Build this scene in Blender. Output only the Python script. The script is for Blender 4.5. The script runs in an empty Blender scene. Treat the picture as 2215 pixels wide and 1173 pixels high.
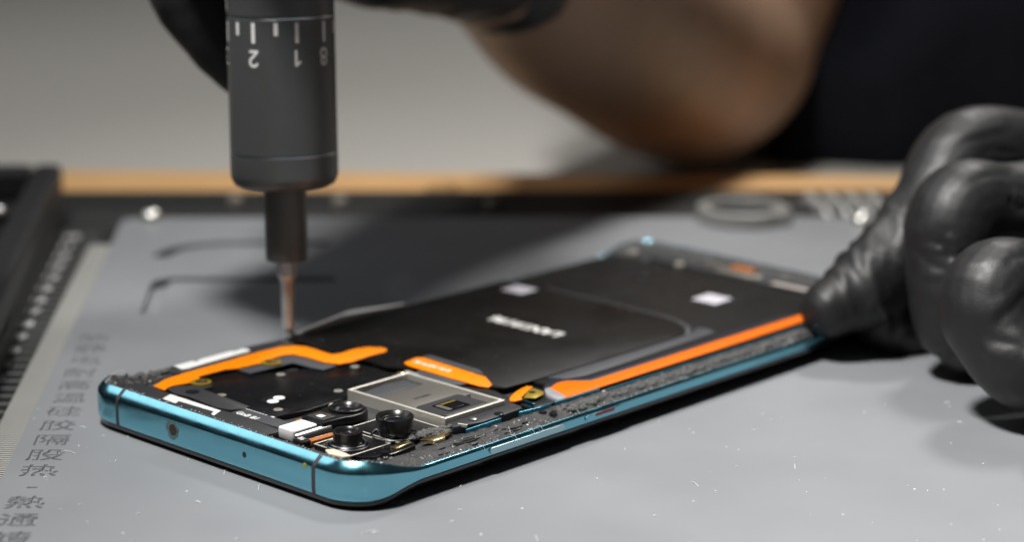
import bpy, bmesh, math, random
import numpy as np
from mathutils import Vector, Matrix, noise

random.seed(7)
S = 0.001                      # all shapes below are written in millimetres
scene = bpy.context.scene
COL = scene.collection
PI = math.pi
rad = math.radians

# ------------------------------------------------------------------ materials
def mat(name, col, rough=0.5, metal=0.0, spec=0.5, var=0.0, vscale=200.0, bump=0.0, bscale=600.0,
        coat=0.0, rvar=0.0, aniso=0.0, sheen=0.0, sss=0.0, bdist=0.0002):
    m = bpy.data.materials.new(name); m.use_nodes = True
    nt = m.node_tree; b = nt.nodes['Principled BSDF']
    b.inputs['Base Color'].default_value = (*col, 1)
    b.inputs['Roughness'].default_value = rough
    b.inputs['Metallic'].default_value = metal
    b.inputs['Specular IOR Level'].default_value = spec
    b.inputs['Coat Weight'].default_value = coat
    b.inputs['Coat Roughness'].default_value = 0.12
    b.inputs['Anisotropic'].default_value = aniso
    if sheen: b.inputs['Sheen Weight'].default_value = sheen
    if sss:
        b.inputs['Subsurface Weight'].default_value = sss
        b.inputs['Subsurface Radius'].default_value = (0.006, 0.003, 0.0015)
        b.inputs['Subsurface Scale'].default_value = 1.0
    tc = nt.nodes.new('ShaderNodeTexCoord')
    if var or rvar:
        n = nt.nodes.new('ShaderNodeTexNoise'); n.inputs['Scale'].default_value = vscale
        n.inputs['Detail'].default_value = 6
        nt.links.new(tc.outputs['Object'], n.inputs['Vector'])
        if var:
            mx = nt.nodes.new('ShaderNodeMix'); mx.data_type = 'RGBA'
            mx.inputs['A'].default_value = (*[max(0, c*(1-var)) for c in col], 1)
            mx.inputs['B'].default_value = (*[min(1, c*(1+var)) for c in col], 1)
            nt.links.new(n.outputs['Fac'], mx.inputs['Factor'])
            nt.links.new(mx.outputs['Result'], b.inputs['Base Color'])
        if rvar:
            mr = nt.nodes.new('ShaderNodeMapRange')
            mr.inputs['From Min'].default_value = 0.3; mr.inputs['From Max'].default_value = 0.7
            mr.inputs['To Min'].default_value = max(0.02, rough-rvar); mr.inputs['To Max'].default_value = min(1, rough+rvar)
            nt.links.new(n.outputs['Fac'], mr.inputs['Value'])
            nt.links.new(mr.outputs['Result'], b.inputs['Roughness'])
    if bump:
        n2 = nt.nodes.new('ShaderNodeTexNoise'); n2.inputs['Scale'].default_value = bscale
        n2.inputs['Detail'].default_value = 5
        nt.links.new(tc.outputs['Object'], n2.inputs['Vector'])
        bp = nt.nodes.new('ShaderNodeBump'); bp.inputs['Strength'].default_value = bump
        bp.inputs['Distance'].default_value = bdist
        nt.links.new(n2.outputs['Fac'], bp.inputs['Height'])
        nt.links.new(bp.outputs['Normal'], b.inputs['Normal'])
    return m

def speckle(m, col, scale, thr, patch=0):
    """small separate flecks of another colour: lint and grit lying on a surface"""
    nt = m.node_tree; b = nt.nodes['Principled BSDF']
    tc = nt.nodes.new('ShaderNodeTexCoord')
    v = nt.nodes.new('ShaderNodeTexVoronoi'); v.inputs['Scale'].default_value = scale
    nt.links.new(tc.outputs['Object'], v.inputs['Vector'])
    w = nt.nodes.new('ShaderNodeSeparateColor')
    nt.links.new(v.outputs['Color'], w.inputs['Color'])
    a = nt.nodes.new('ShaderNodeMath'); a.operation = 'MULTIPLY'
    nt.links.new(w.outputs['Red'], a.inputs[0]); nt.links.new(w.outputs['Red'], a.inputs[1])
    a2 = nt.nodes.new('ShaderNodeMath'); a2.operation = 'MULTIPLY'
    nt.links.new(a.outputs[0], a2.inputs[0]); nt.links.new(w.outputs['Green'], a2.inputs[1])
    t = nt.nodes.new('ShaderNodeMath'); t.operation = 'MULTIPLY'; t.inputs[1].default_value = thr
    nt.links.new(a2.outputs[0], t.inputs[0])
    c = nt.nodes.new('ShaderNodeMath'); c.operation = 'LESS_THAN'
    nt.links.new(v.outputs['Distance'], c.inputs[0]); nt.links.new(t.outputs[0], c.inputs[1])
    if patch:
        pn = nt.nodes.new('ShaderNodeTexNoise'); pn.inputs['Scale'].default_value = patch; pn.inputs['Detail'].default_value = 4
        nt.links.new(tc.outputs['Object'], pn.inputs['Vector'])
        pm = nt.nodes.new('ShaderNodeMapRange'); pm.inputs['From Min'].default_value = .42; pm.inputs['From Max'].default_value = .62
        nt.links.new(pn.outputs['Fac'], pm.inputs['Value'])
        t2 = nt.nodes.new('ShaderNodeMath'); t2.operation = 'MULTIPLY'
        nt.links.new(t.outputs[0], t2.inputs[0]); nt.links.new(pm.outputs['Result'], t2.inputs[1])
        nt.links.new(t2.outputs[0], c.inputs[1])
    mx = nt.nodes.new('ShaderNodeMix'); mx.data_type = 'RGBA'
    src = b.inputs['Base Color'].links
    if src: nt.links.new(src[0].from_socket, mx.inputs['A'])
    else: mx.inputs['A'].default_value = b.inputs['Base Color'].default_value
    mx.inputs['B'].default_value = (*col, 1)
    nt.links.new(c.outputs[0], mx.inputs['Factor'])
    nt.links.new(mx.outputs['Result'], b.inputs['Base Color'])
    return m

M = {}
M['table'] = mat('desk_laminate', (.56, .545, .505), .55, var=.04, vscale=8, bump=.05)
M['wood'] = mat('pine_wood', (.74, .44, .19), .5, var=.12, vscale=40)
M['blackboard'] = mat('black_board', (.016, .016, .016), .6, spec=.35, var=.2, vscale=60)
M['print'] = mat('pale_print', (.62, .62, .62), .6)
M['silicone'] = mat('grey_silicone', (.242, .250, .264), .52, var=.16, vscale=28, bump=.12, bscale=2200, rvar=.06, bdist=.0001)
speckle(M['silicone'], (.72, .72, .74), 420, .13)
M['silicone_rim'] = mat('pale_silicone_rim', (.42, .415, .39), .6, var=.08, vscale=90)
M['case'] = mat('black_case_plastic', (.016, .016, .017), .45, var=.3, vscale=80)
M['grey_metal'] = mat('grey_metal', (.42, .42, .42), .35, 1.0)
M['chrome'] = mat('polished_stud', (.92, .90, .85), .26, 1.0)
M['brass'] = mat('brass', (.78, .62, .3), .2, 1.0)
M['blue'] = mat('blue_anodised', (.225, .57, .70), .20, 1.0, rvar=.05, vscale=350)
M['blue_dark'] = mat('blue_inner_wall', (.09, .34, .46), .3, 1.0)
M['seam'] = mat('antenna_plastic', (.055, .05, .055), .5)
M['glass'] = mat('black_glass', (.006, .006, .007), .12, spec=.5, coat=.3)
M['ledge'] = mat('adhesive_ledge', (.030, .0295, .030), .55, var=1.6, vscale=330, bump=1.0, bscale=1300, bdist=.0006, spec=.6)
speckle(M['ledge'], (.66, .64, .60), 1500, .62, 260)
M['grit'] = mat('grit', (.55, .53, .50), .45, var=.5, vscale=900)
M['foam'] = mat('foam_adhesive', (.11, .108, .105), .75, var=.7, vscale=1500, bump=1.0, bscale=1500, bdist=.0006)
M['midframe'] = mat('midframe', (.045, .045, .048), .5, var=.3, vscale=400, spec=.5)
M['darkplastic'] = mat('dark_plastic', (.035, .035, .038), .42, bump=.25, bscale=1500, var=.15, vscale=500)
M['gloss'] = mat('gloss_black_cover', (.006, .006, .007), .22, spec=.4, rvar=.06, vscale=250)
M['grey'] = mat('grey_film', (.055, .057, .064), .5, var=.15, vscale=300)
M['foil'] = mat('graphite_foil', (.0055, .005, .0045), .40, spec=.16, rvar=.10, vscale=90, bump=.12, bscale=140)
M['battery'] = mat('battery_wrap', (.006, .006, .006), .45, spec=.2, rvar=.05, vscale=150)
M['orange'] = mat('polyimide_orange', (1.0, .285, .0), .45, var=.05, vscale=400, spec=.2)
M['orange_side'] = mat('polyimide_deep_orange', (1.0, .195, .0), .45, var=.05, vscale=400, spec=.2)
M['orange_label'] = mat('polyimide_label', (1.0, .245, .0), .45, var=.10, vscale=300, spec=.2)
M['brown'] = mat('copper_flex', (.42, .13, .02), .45, var=.5, vscale=1200)
M['goldpad'] = mat('olive_gold_pad', (.36, .26, .03), .4, .5)
M['gold'] = mat('gold_contact', (.85, .68, .38), .25, 1.0)
M['white'] = mat('white_ink', (.80, .79, .76), .5)
M['label'] = mat('label_paper', (.62, .60, .66), .6)
M['whiteplastic'] = mat('white_plastic', (.86, .86, .86), .4)
M['silver'] = mat('nickel_silver', (.78, .74, .66), .42, .65)
M['titan'] = mat('brushed_plate', (.27, .255, .225), .42, .75)
M['shine'] = mat('curved_foil', (.30, .29, .28), .25, 1.0, var=.35, vscale=500)
M['lensblack'] = mat('lens_black', (.010, .010, .011), .28, spec=.5)
M['lensring'] = mat('lens_ring', (.25, .25, .26), .25, 1.0)
M['lensglass'] = mat('lens_glass', (.012, .010, .016), .04, spec=.9, coat=1.0)
M['coat_red'] = mat('lens_coating_red', (.20, .05, .035), .25, .6)
M['coat_green'] = mat('lens_coating_green', (.05, .09, .03), .2, .6)
M['driver'] = mat('grey_anodised', (.15, .158, .157), .38, .62, bump=.12, bscale=3500, bdist=.00005, rvar=.04, vscale=400)
M['driver_edge'] = mat('bare_chamfer', (.55, .58, .62), .25, 1.0)
M['driver_neck'] = mat('grey_neck', (.125, .138, .132), .38, .25, rvar=.05, vscale=300)
M['steel'] = mat('bit_steel', (.58, .61, .62), .28, .5, var=.25, vscale=300)
M['marks'] = mat('engraved_white', (.85, .84, .82), .6)
M['glove'] = mat('black_nitrile', (.014, .014, .0145), .49, spec=.5, rvar=.05, vscale=500, bump=.35, bscale=2600, bdist=.00012)
M['skin'] = mat('skin', (.39, .25, .17), .5, var=.3, vscale=45, sss=.06, bump=.1, bscale=900)
M['shirt'] = mat('navy_black_cotton', (.008, .009, .013), .95, spec=.12, var=.3, vscale=200)
M['red'] = mat('red_accent', (.42, .02, .035), .4)
M['soot'] = mat('worn_hole', (.045, .033, .028), .8, var=.8, vscale=2000)
M['yellow_stain'] = mat('yellow_stain', (.45, .42, .08), .5, .4)
M['dullscrew'] = mat('dull_screw', (.30, .28, .24), .6, .5)
M['pale_plastic'] = mat('pale_plastic', (.26, .255, .24), .4)
M['glint_white'] = mat('glint_white', (.80, .79, .77), .45)

def traces(m, rot):
    nt = m.node_tree; b = nt.nodes['Principled BSDF']; tc = nt.nodes.new('ShaderNodeTexCoord')
    mp = nt.nodes.new('ShaderNodeMapping'); mp.inputs['Rotation'].default_value[2] = rot
    wv = nt.nodes.new('ShaderNodeTexWave'); wv.inputs['Scale'].default_value = 420; wv.inputs['Distortion'].default_value = 1.2
    wv.inputs['Detail Scale'].default_value = .3
    nt.links.new(tc.outputs['Object'], mp.inputs['Vector']); nt.links.new(mp.outputs['Vector'], wv.inputs['Vector'])
    mx = nt.nodes.new('ShaderNodeMix'); mx.data_type = 'RGBA'; mx.blend_type = 'MULTIPLY'
    src = b.inputs['Base Color'].links[0].from_socket
    nt.links.new(src, mx.inputs['A']); mx.inputs['B'].default_value = (.80, .66, .6, 1)
    nt.links.new(wv.outputs['Fac'], mx.inputs['Factor']); nt.links.new(mx.outputs['Result'], b.inputs['Base Color'])
traces(M['orange'], .0); traces(M['orange_side'], 0.)

# blue frame: tarnish near the edges of the metal
def tarnish(m):
    nt = m.node_tree; b = nt.nodes['Principled BSDF']
    tc = nt.nodes.new('ShaderNodeTexCoord')
    n = nt.nodes.new('ShaderNodeTexNoise'); n.inputs['Scale'].default_value = 140; n.inputs['Detail'].default_value = 8
    n.inputs['Roughness'].default_value = .7
    nt.links.new(tc.outputs['Object'], n.inputs['Vector'])
    r = nt.nodes.new('ShaderNodeValToRGB')
    r.color_ramp.elements[0].position = .60; r.color_ramp.elements[0].color = (0, 0, 0, 1)
    r.color_ramp.elements[1].position = .72; r.color_ramp.elements[1].color = (.38, .38, .38, 1)
    nt.links.new(n.outputs['Fac'], r.inputs['Fac'])
    mx = nt.nodes.new('ShaderNodeMix'); mx.data_type = 'RGBA'
    mx.inputs['A'].default_value = b.inputs['Base Color'].default_value
    mx.inputs['B'].default_value = (.10, .36, .42, 1)
    nt.links.new(r.outputs['Color'], mx.inputs['Factor'])
    nt.links.new(mx.outputs['Result'], b.inputs['Base Color'])
tarnish(M['blue'])

# ------------------------------------------------------------------ helpers
def tag(o, label=None, cat=None, group=None, kind=None):
    if label: o['label'] = label
    if cat: o['category'] = cat
    if group: o['group'] = group
    if kind: o['kind'] = kind
    return o

def empty(name, loc=(0, 0, 0), rot=(0, 0, 0), label=None, cat=None, group=None):
    o = bpy.data.objects.new(name, None); COL.objects.link(o)
    o.location = [c*S for c in loc]; o.rotation_euler = rot; o.empty_display_size = .01
    return tag(o, label, cat, group)

OFF = Vector((0, 0, 0))        # shift taken off every vertex (used for the phone's own frame)

class MB:
    def __init__(self): self.v = []; self.f = []
    def add(self, vs, fs):
        k = len(self.v); self.v += [tuple(p) for p in vs]; self.f += [tuple(i+k for i in q) for q in fs]; return self
    def box(self, x0, x1, y0, y1, z0, z1):
        return self.add([(x0,y0,z0),(x1,y0,z0),(x1,y1,z0),(x0,y1,z0),(x0,y0,z1),(x1,y0,z1),(x1,y1,z1),(x0,y1,z1)],
                        [(0,3,2,1),(4,5,6,7),(0,1,5,4),(1,2,6,5),(2,3,7,6),(3,0,4,7)])
    def prism(self, poly, z0, z1):
        a = sum(poly[i][0]*poly[(i+1) % len(poly)][1]-poly[(i+1) % len(poly)][0]*poly[i][1] for i in range(len(poly)))
        if a < 0: poly = poly[::-1]
        n = len(poly)
        zt = z1 if callable(z1) else (lambda x, y: z1)
        zb = z0 if callable(z0) else (lambda x, y: z0)
        return self.add([(x,y,zb(x,y)) for x,y in poly]+[(x,y,zt(x,y)) for x,y in poly],
                        [tuple(range(n))[::-1], tuple(range(n,2*n))]+[(i,(i+1)%n,n+(i+1)%n,n+i) for i in range(n)])
    def loft(self, rings, closed=True, cap0=False, cap1=False):
        n = len(rings[0]); vs = [p for r in rings for p in r]; fs = []
        for k in range(len(rings)-1):
            for i in range(n if closed else n-1):
                j = (i+1) % n
                fs.append((k*n+i, k*n+j, (k+1)*n+j, (k+1)*n+i))
        if cap0: fs.append(tuple(range(n))[::-1])
        if cap1: fs.append(tuple((len(rings)-1)*n+i for i in range(n)))
        return self.add(vs, fs)
    def lathe(self, cx, cy, prof, n=40, cap0=True, cap1=True, sx=1., sy=1.):
        return self.loft([[(cx+r*math.cos(2*PI*i/n)*sx, cy+r*math.sin(2*PI*i/n)*sy, z) for i in range(n)] for r, z in prof], True, cap0, cap1)
    def tube(self, pts, rads, n=20, caps=True):
        """round tube along points with hemispherical ends"""
        P = [Vector(p) for p in pts]; rings = []
        T = []
        for i in range(len(P)):
            a = P[max(i-1, 0)]; b = P[min(i+1, len(P)-1)]; T.append((b-a).normalized())
        ref = Vector((0, 0, 1)) if abs(T[0].z) < .9 else Vector((1, 0, 0))
        seq = [(P[i], rads[i], T[i]) for i in range(len(P))]
        if caps:
            h0 = [(P[0]-T[0]*rads[0]*math.sin(a), rads[0]*math.cos(a), T[0]) for a in (1.5, 1.2, .8, .4)]
            h1 = [(P[-1]+T[-1]*rads[-1]*math.sin(a), rads[-1]*math.cos(a), T[-1]) for a in (.4, .8, 1.2, 1.5)]
            seq = h0+seq+h1
        for p, r, t in seq:
            x = (ref-t*ref.dot(t)).normalized(); y = t.cross(x); ref = x
            rings.append([p+x*(r*math.cos(2*PI*i/n))+y*(r*math.sin(2*PI*i/n)) for i in range(n)])
        return self.loft(rings, True, True, True)
    def mesh(self, name, smooth=None, bevel=0., segs=2):
        me = bpy.data.meshes.new(name)
        me.from_pydata([((x-OFF.x)*S, (y-OFF.y)*S, (z-OFF.z)*S) for x, y, z in self.v], [], self.f)
        bm = bmesh.new(); bm.from_mesh(me)
        bmesh.ops.recalc_face_normals(bm, faces=bm.faces)
        if bevel:
            es = [e for e in bm.edges if len(e.link_faces) == 2 and e.calc_face_angle(0) > .5]
            bmesh.ops.bevel(bm, geom=es, offset=bevel*S, segments=segs, affect='EDGES', profile=.5, clamp_overlap=True)
        bm.to_mesh(me); bm.free()
        if smooth is not None:
            for p in me.polygons: p.use_smooth = True
            me.set_sharp_from_angle(angle=rad(smooth))
        return me
    def build(self, name, material, parent=None, smooth=None, bevel=0., segs=2, label=None):
        me = self.mesh(name, smooth, bevel, segs)
        return link(name, me, material, parent, label)

def link(name, me, material, parent=None, label=None):
    o = bpy.data.objects.new(name, me); COL.objects.link(o)
    if material is not None and not me.materials: me.materials.append(material)
    if parent: o.parent = parent
    if label: o['label'] = label
    return o

def text_data(body, size, extrude=.03, bold=0.0):
    """letter shapes as vertices and faces in mm, centred"""
    cu = bpy.data.curves.new('lettering', 'FONT'); cu.body = body; cu.size = size*S
    cu.extrude = extrude*S; cu.align_x = 'CENTER'; cu.align_y = 'CENTER'; cu.resolution_u = 3; cu.offset = bold*S
    o = bpy.data.objects.new('lettering', cu); COL.objects.link(o)
    dg = bpy.context.evaluated_depsgraph_get(); dg.update()
    me = bpy.data.meshes.new_from_object(o.evaluated_get(dg))
    vs = [(v.co.x/S, v.co.y/S, v.co.z/S) for v in me.vertices]; fs = [tuple(p.vertices) for p in me.polygons]
    bpy.data.objects.remove(o); bpy.data.curves.remove(cu); bpy.data.meshes.remove(me)
    return vs, fs

def flat_text(name, body, size, x, y, z, rot, material, parent, bold=0., squash=1.):
    vs, fs = text_data(body, size, .02, bold)
    c, s = math.cos(rot), math.sin(rot)
    return MB().add([(x+c*a*squash-s*b, y+s*a*squash+c*b, z+d) for a, b, d in vs], fs).build(name, material, parent)

def catmull(pts, rads, k=6):
    P = [Vector(p) for p in pts]; P = [P[0]*2-P[1]]+P+[P[-1]*2-P[-2]]; R = [rads[0]]+list(rads)+[rads[-1]]
    op, orr = [], []
    for i in range(1, len(P)-2):
        for j in range(k):
            t = j/k
            q = .5*((2*P[i])+(P[i+1]-P[i-1])*t+(2*P[i-1]-5*P[i]+4*P[i+1]-P[i+2])*t*t+(3*P[i]-P[i-1]-3*P[i+1]+P[i+2])*t**3)
            op.append(q); orr.append(R[i]+(R[i+1]-R[i])*(t*t*(3-2*t)))
    op.append(P[-2]); orr.append(R[-2])
    return op, orr

def blend_body(name, tubes, voxel, smooth_iter, material, parent, disp=None, fac=.5):
    """several tapered limbs fused into one continuous skin"""
    mb = MB()
    for pts, rr in tubes:
        p, r = catmull(pts, rr); mb.tube(p, r, 24)
    me = mb.mesh(name); o = link(name, me, None)
    md = o.modifiers.new('r', 'REMESH'); md.mode = 'VOXEL'; md.voxel_size = voxel*S
    sm = o.modifiers.new('s', 'SMOOTH'); sm.iterations = smooth_iter; sm.factor = fac
    dg = bpy.context.evaluated_depsgraph_get(); dg.update()
    m2 = bpy.data.meshes.new_from_object(o.evaluated_get(dg))
    bpy.data.objects.remove(o)
    m2.name = name
    if disp:
        nrm = [v.normal.copy() for v in m2.vertices]
        for v, n in zip(m2.vertices, nrm):
            v.co += n*(disp(v.co/S, n)*S)
    for p in m2.polygons: p.use_smooth = True
    m2.materials.clear()
    return link(name, m2, material, parent)

# ------------------------------------------------------------------ camera (millimetres, photo 2215 x 1173)
CAM = Vector((-2.3, -432.6, 130.4)); PITCH = rad(14.266); ROLL = rad(.6705); FPX = 5000.
Fv = Vector((0, math.cos(PITCH), -math.sin(PITCH))); Rv = Vector((1, 0, 0)); Uv = Rv.cross(Fv)
R2 = Rv*math.cos(ROLL)+Uv*math.sin(ROLL); U2 = Uv*math.cos(ROLL)-Rv*math.sin(ROLL)
def at(px, py, Y):
    """the point at depth Y (mm) that the photo shows at this pixel: used to measure poses"""
    d = Fv+R2*((px-1107.5)/FPX)+U2*((586.5-py)/FPX)
    return CAM+d*((Y-CAM.y)/d.y)

cd = bpy.data.cameras.new('camera'); cam = bpy.data.objects.new('camera', cd); COL.objects.link(cam)
cam.location = CAM*S
cam.rotation_euler = Matrix((R2, U2, -Fv)).transposed().to_euler()
cd.sensor_width = 36; cd.lens = FPX/2215*36; cd.clip_start = .01; cd.clip_end = 20
cd.dof.use_dof = True; cd.dof.focus_distance = .392; cd.dof.aperture_fstop = 11.0; cd.dof.aperture_blades = 0
scene.camera = cam

# ================================================================== desk and boards
t = MB().box(-900, 900, -700, 900, -42, -12).build('desk', M['table'], None, bevel=2)
tag(t, 'pale grey desk top stretching away behind the boards', 'desk')

MROT = rad(3.5)
def mat_frame(): return (0, 0, 0), (0, 0, MROT)

b = MB().box(-260, 300, -330, 214, -11.9, -5).build('wooden_board', M['wood'], None, bevel=1.5)
b.rotation_euler.z = rad(1.2)
tag(b, 'orange pine board whose edge shows behind the black ruler board', 'board')

rb = empty('ruler_board', (0, 0, 0), (0, 0, MROT), 'black ruler board with pale numerals under the grey repair mat', 'ruler board')
MB().box(-150, 260, -320, 181, -4.96, -3).build('board', M['blackboard'], rb, bevel=.4)
# numerals every centimetre beside the mat, tick lines between
for k in range(21):
    yy = 127.3-10.0*k
    vs, fs = text_data(str(10+k), 4.6, .03, .22)
    MB().add([(-103.4+x*.9, yy+y*1.15, -2.95+z) for x, y, z in vs], fs).build('numeral', M['print'], rb)
tk = MB()
for k in range(43):
    yy = 131-5.0*k
    tk.box(-101.0 if k % 2 else -112, -96.0, yy-.3, yy+.3, -2.99, -2.92)
o = tk.build('tick_line', mat('dim_print', (.24, .24, .24), .6), rb); o['kind'] = 'stuff'
ln = MB()
for k in range(4): ln.box(-105, 240, 136+k*6, 136.9+k*6, -2.99, -2.92)
ln.build('guide_line', mat('dim_line', (.10, .10, .10), .6), rb)

for kx in (510, 735, 1065):
    q = at(kx, 455, 158)
    MB().lathe(q.x*math.cos(MROT)+q.y*math.sin(MROT), -q.x*math.sin(MROT)+q.y*math.cos(MROT), [(2.0, -2.98), (2.0, -.8), (1.3, -.1), (.01, 0)], 24).build('knob', M['dullscrew'], rb, smooth=40)
pg = MB().prism([(-26, 181), (-19, 180), (-17.5, 183), (-18.5, 190), (-26, 191)], -4.98, -2).build('wooden_peg', M['wood'], None, bevel=.5)
tag(pg, 'small loose pine peg lying at the edge of the black ruler board', 'peg')

# ------------------------------------------------------------------ silicone mat with pressed-in lettering and trays
def spline2d(cu, pts):
    sp = cu.splines.new('POLY'); sp.points.add(len(pts)-1)
    for p, (x, y) in zip(sp.points, pts): p.co = (x*S, y*S, 0, 1)
    sp.use_cyclic_u = True

def stroke(pts, w):
    L, Rr = [], []
    for i, p in enumerate(pts):
        a = Vector(pts[max(i-1, 0)]); c = Vector(pts[min(i+1, len(pts)-1)]); d = (c-a).normalized()
        L.append((p[0]-d.y*w/2, p[1]+d.x*w/2)); Rr.append((p[0]+d.y*w/2, p[1]-d.x*w/2))
    return L+Rr[::-1]

rm = empty('repair_mat', (0, 0, 0), (0, 0, MROT), 'grey silicone repair mat with pressed-in lettering lying under the open phone', 'mat')
cu = bpy.data.curves.new('mat', 'CURVE'); cu.dimensions = '2D'; cu.fill_mode = 'BOTH'
cu.extrude = .45*S
XL, YT = -91.4, 135.2
arc = [(XL+4-4*math.cos(a), YT-4+4*math.sin(a)) for a in [i*PI/16 for i in range(9)]]
arc2 = [(226+4*math.sin(a), YT-4+4*math.cos(a)) for a in [i*PI/16 for i in range(9)]]
spline2d(cu, arc+arc2+[(230, -310), (XL, -310)])
ca, sa = math.cos(-MROT), math.sin(-MROT)
def to_mat(x, y): return (ca*x-sa*y, sa*x+ca*y)
g1 = [to_mat(*p) for p in [(-79.0, 40), (-79.6, 50), (-80.6, 64), (-80.3, 67.2), (-78.6, 68.8), (-75, 69.2), (-60, 70), (-50, 70.5), (-42, 71)]]
spline2d(cu, stroke(g1, 4.0))
g2 = [to_mat(*p) for p in [(-84.2, 89.5), (-83.6, 94), (-81, 98.5), (-77, 101.5), (-72, 103.5), (-66, 104.4), (-55, 105), (-46, 105.5)]]
spline2d(cu, stroke(g2, 4.2))
TX0, TX1, TY0, TY1, RES = -90.9, -81.1, -112.0, 112.0, .16
spline2d(cu, [(TX0, TY0), (TX1, TY0), (TX1, TY1), (TX0, TY1)])
co = bpy.data.objects.new('mat', cu); COL.objects.link(co)
dg = bpy.context.evaluated_depsgraph_get(); dg.update()
me = bpy.data.meshes.new_from_object(co.evaluated_get(dg)); bpy.data.objects.remove(co)
for v in me.vertices: v.co.z -= .45*S
me.materials.clear()
link('mat_sheet', me, M['silicone'], rm)
MB().box(XL+.2, 229.8, -309.8, YT-.4, -2.96, -1.9).build('mat_base', M['silicone'], rm)
# pressed-in lettering, one character per row running away from the camera, cut into a fine relief
nx, ny = int(round((TX1-TX0)/RES)), int(round((TY1-TY0)/RES))
field = np.zeros((ny+1, nx+1), bool)
yk = -105.0
for ch in '防静电耐高温硅胶隔股热-熱通靖与清'[::-1]:
    if yk > 104: break
    vs, fs = text_data(ch, 8.4, 0.0)
    V = np.array([(x*.80-85.7, y*.76+yk) for x, y, z in vs])
    for f in fs:
        for k in range(1, len(f)-1):
            a, b_, c = V[f[0]], V[f[k]], V[f[k+1]]
            lo = np.minimum(np.minimum(a, b_), c); hi = np.maximum(np.maximum(a, b_), c)
            i0, i1 = int((lo[0]-TX0)/RES), int((hi[0]-TX0)/RES)+1; j0, j1 = int((lo[1]-TY0)/RES), int((hi[1]-TY0)/RES)+1
            if i0 < 1 or j0 < 1 or i1 >= nx or j1 >= ny: continue
            gx, gy = np.meshgrid(TX0+np.arange(i0, i1+1)*RES, TY0+np.arange(j0, j1+1)*RES)
            def sg(p, q): return (gx-q[0])*(p[1]-q[1])-(p[0]-q[0])*(gy-q[1])
            d1, d2_, d3 = sg(a, b_), sg(b_, c), sg(c, a)
            ins = ((d1 >= 0) & (d2_ >= 0) & (d3 >= 0)) | ((d1 <= 0) & (d2_ <= 0) & (d3 <= 0))
            field[j0:j1+1, i0:i1+1] |= ins
    yk += 8.2 if ch != '-' else 7.6
gv = [((TX0+(TX1-TX0)*i/nx), (TY0+(TY1-TY0)*j/ny), -.45 if field[j, i] else 0.) for j in range(ny+1) for i in range(nx+1)]
gf = [(j*(nx+1)+i, j*(nx+1)+i+1, (j+1)*(nx+1)+i+1, (j+1)*(nx+1)+i) for j in range(ny) for i in range(nx)]
MB().add(gv, gf).build('pressed_lettering', M['silicone'], rm)
# ribbed rim down the left side
rim = MB(); y = 110.0
rim.box(XL-5.3, XL-.05, -300, 110.2, -2.95, -1.5)
while y > -300:
    rim.box(XL-5.3, XL-.05, y-.6, y, -1.5, -.75); y -= 1.1
rim.build('ribbed_rim', M['silicone_rim'], rm)
for (sx, sy) in (to_mat(-92.2, 128.2), to_mat(85.4, 133.6)):
    MB().lathe(sx, sy, [(0.01, .05), (2.6, .05)]+[(2.6*math.cos(a), .3+2.5*math.sin(a)) for a in [i*PI/2/10 for i in range(10)]]+[(.01, 2.8)], 40).build('stud', M['chrome'], rm, smooth=40)
fz = MB()
for k in range(85):      # lint lying on the mat
    x, y = random.uniform(-40, 80), random.uniform(-112, -20)
    if random.random() < .3: x, y = random.uniform(-85, -40), random.uniform(-100, -20)
    a = random.uniform(0, PI); l = random.choice([.2, .25, .3, .4, .5, .9, 2.6]); w = .10 if l > 1 else .16
    dx, dy = math.cos(a)*l/2, math.sin(a)*l/2
    fz.tube([(x-dx, y-dy, .05), (x, y, .16), (x+dx, y+dy, .06)], [w/2]*3, 5)
o = fz.build('dust', M['whiteplastic'], rm); o['kind'] = 'stuff'

# ------------------------------------------------------------------ black case at the left
cs = empty('tool_case', (0, 0, 0), (0, 0, rad(5.7)), 'black plastic tool case standing at the left edge of the boards', 'case')
cx0, cx1, cy0, cy1 = -230, -101.6, -160, 149
MB().box(cx0, cx1, cy0, cy1, -3, 4).build('case_floor', M['case'], cs, bevel=1)
MB().box(cx1-7, cx1, cy0, cy1, 4.02, 12).build('case_wall', M['case'], cs, bevel=1.5)
MB().box(cx0, cx1-7.05, cy1-7, cy1, 4.02, 12).build('case_wall', M['case'], cs, bevel=1.5)
MB().box(cx0, cx0+7, cy0, cy1-7.05, 4.02, 12).build('case_wall', M['case'], cs, bevel=1.5)
MB().box(cx0+7.05, cx1-7.05, 50, 56, 4.02, 10).build('divider', M['case'], cs, bevel=1)
bt = empty('bit_holder', (0, 0, 0), (0, 0, rad(4.0)), 'worn grey metal bit holder lying inside the black tool case', 'bit holder')
MB().tube([(-154, 80, 8.5), (-140, 88, 8.5), (-126, 96, 8.5)], [4.5, 4.5, 4.2], 24).build('holder_body', M['grey_metal'], bt, smooth=40)
MB().tube([(-122.5, 98, 8.5), (-116, 101.5, 8.5)], [3.8, 2.8], 20).build('holder_tip', M['grey_metal'], bt, smooth=40)
nut = MB().lathe(-112.5, 42, [(2.6, 4.1), (2.6, 9), (1.9, 10.5), (.01, 10.9)], 24).build('brass_stud', M['brass'], None, smooth=40)
nut.rotation_euler.z = rad(5.7)
tag(nut, 'small shiny brass stud inside the black tool case at the left frame edge', 'stud')

# ================================================================== phone
OFF = Vector((36.7, 79.0, 0))
W_, L_, RC = 73.4, 158.0, 8.5
ph = empty('smartphone', (0, 0, 0), (0, 0, rad(-42.407)), 'opened smartphone with blue metal frame, bare cameras and orange flex cables', 'smartphone')

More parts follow.
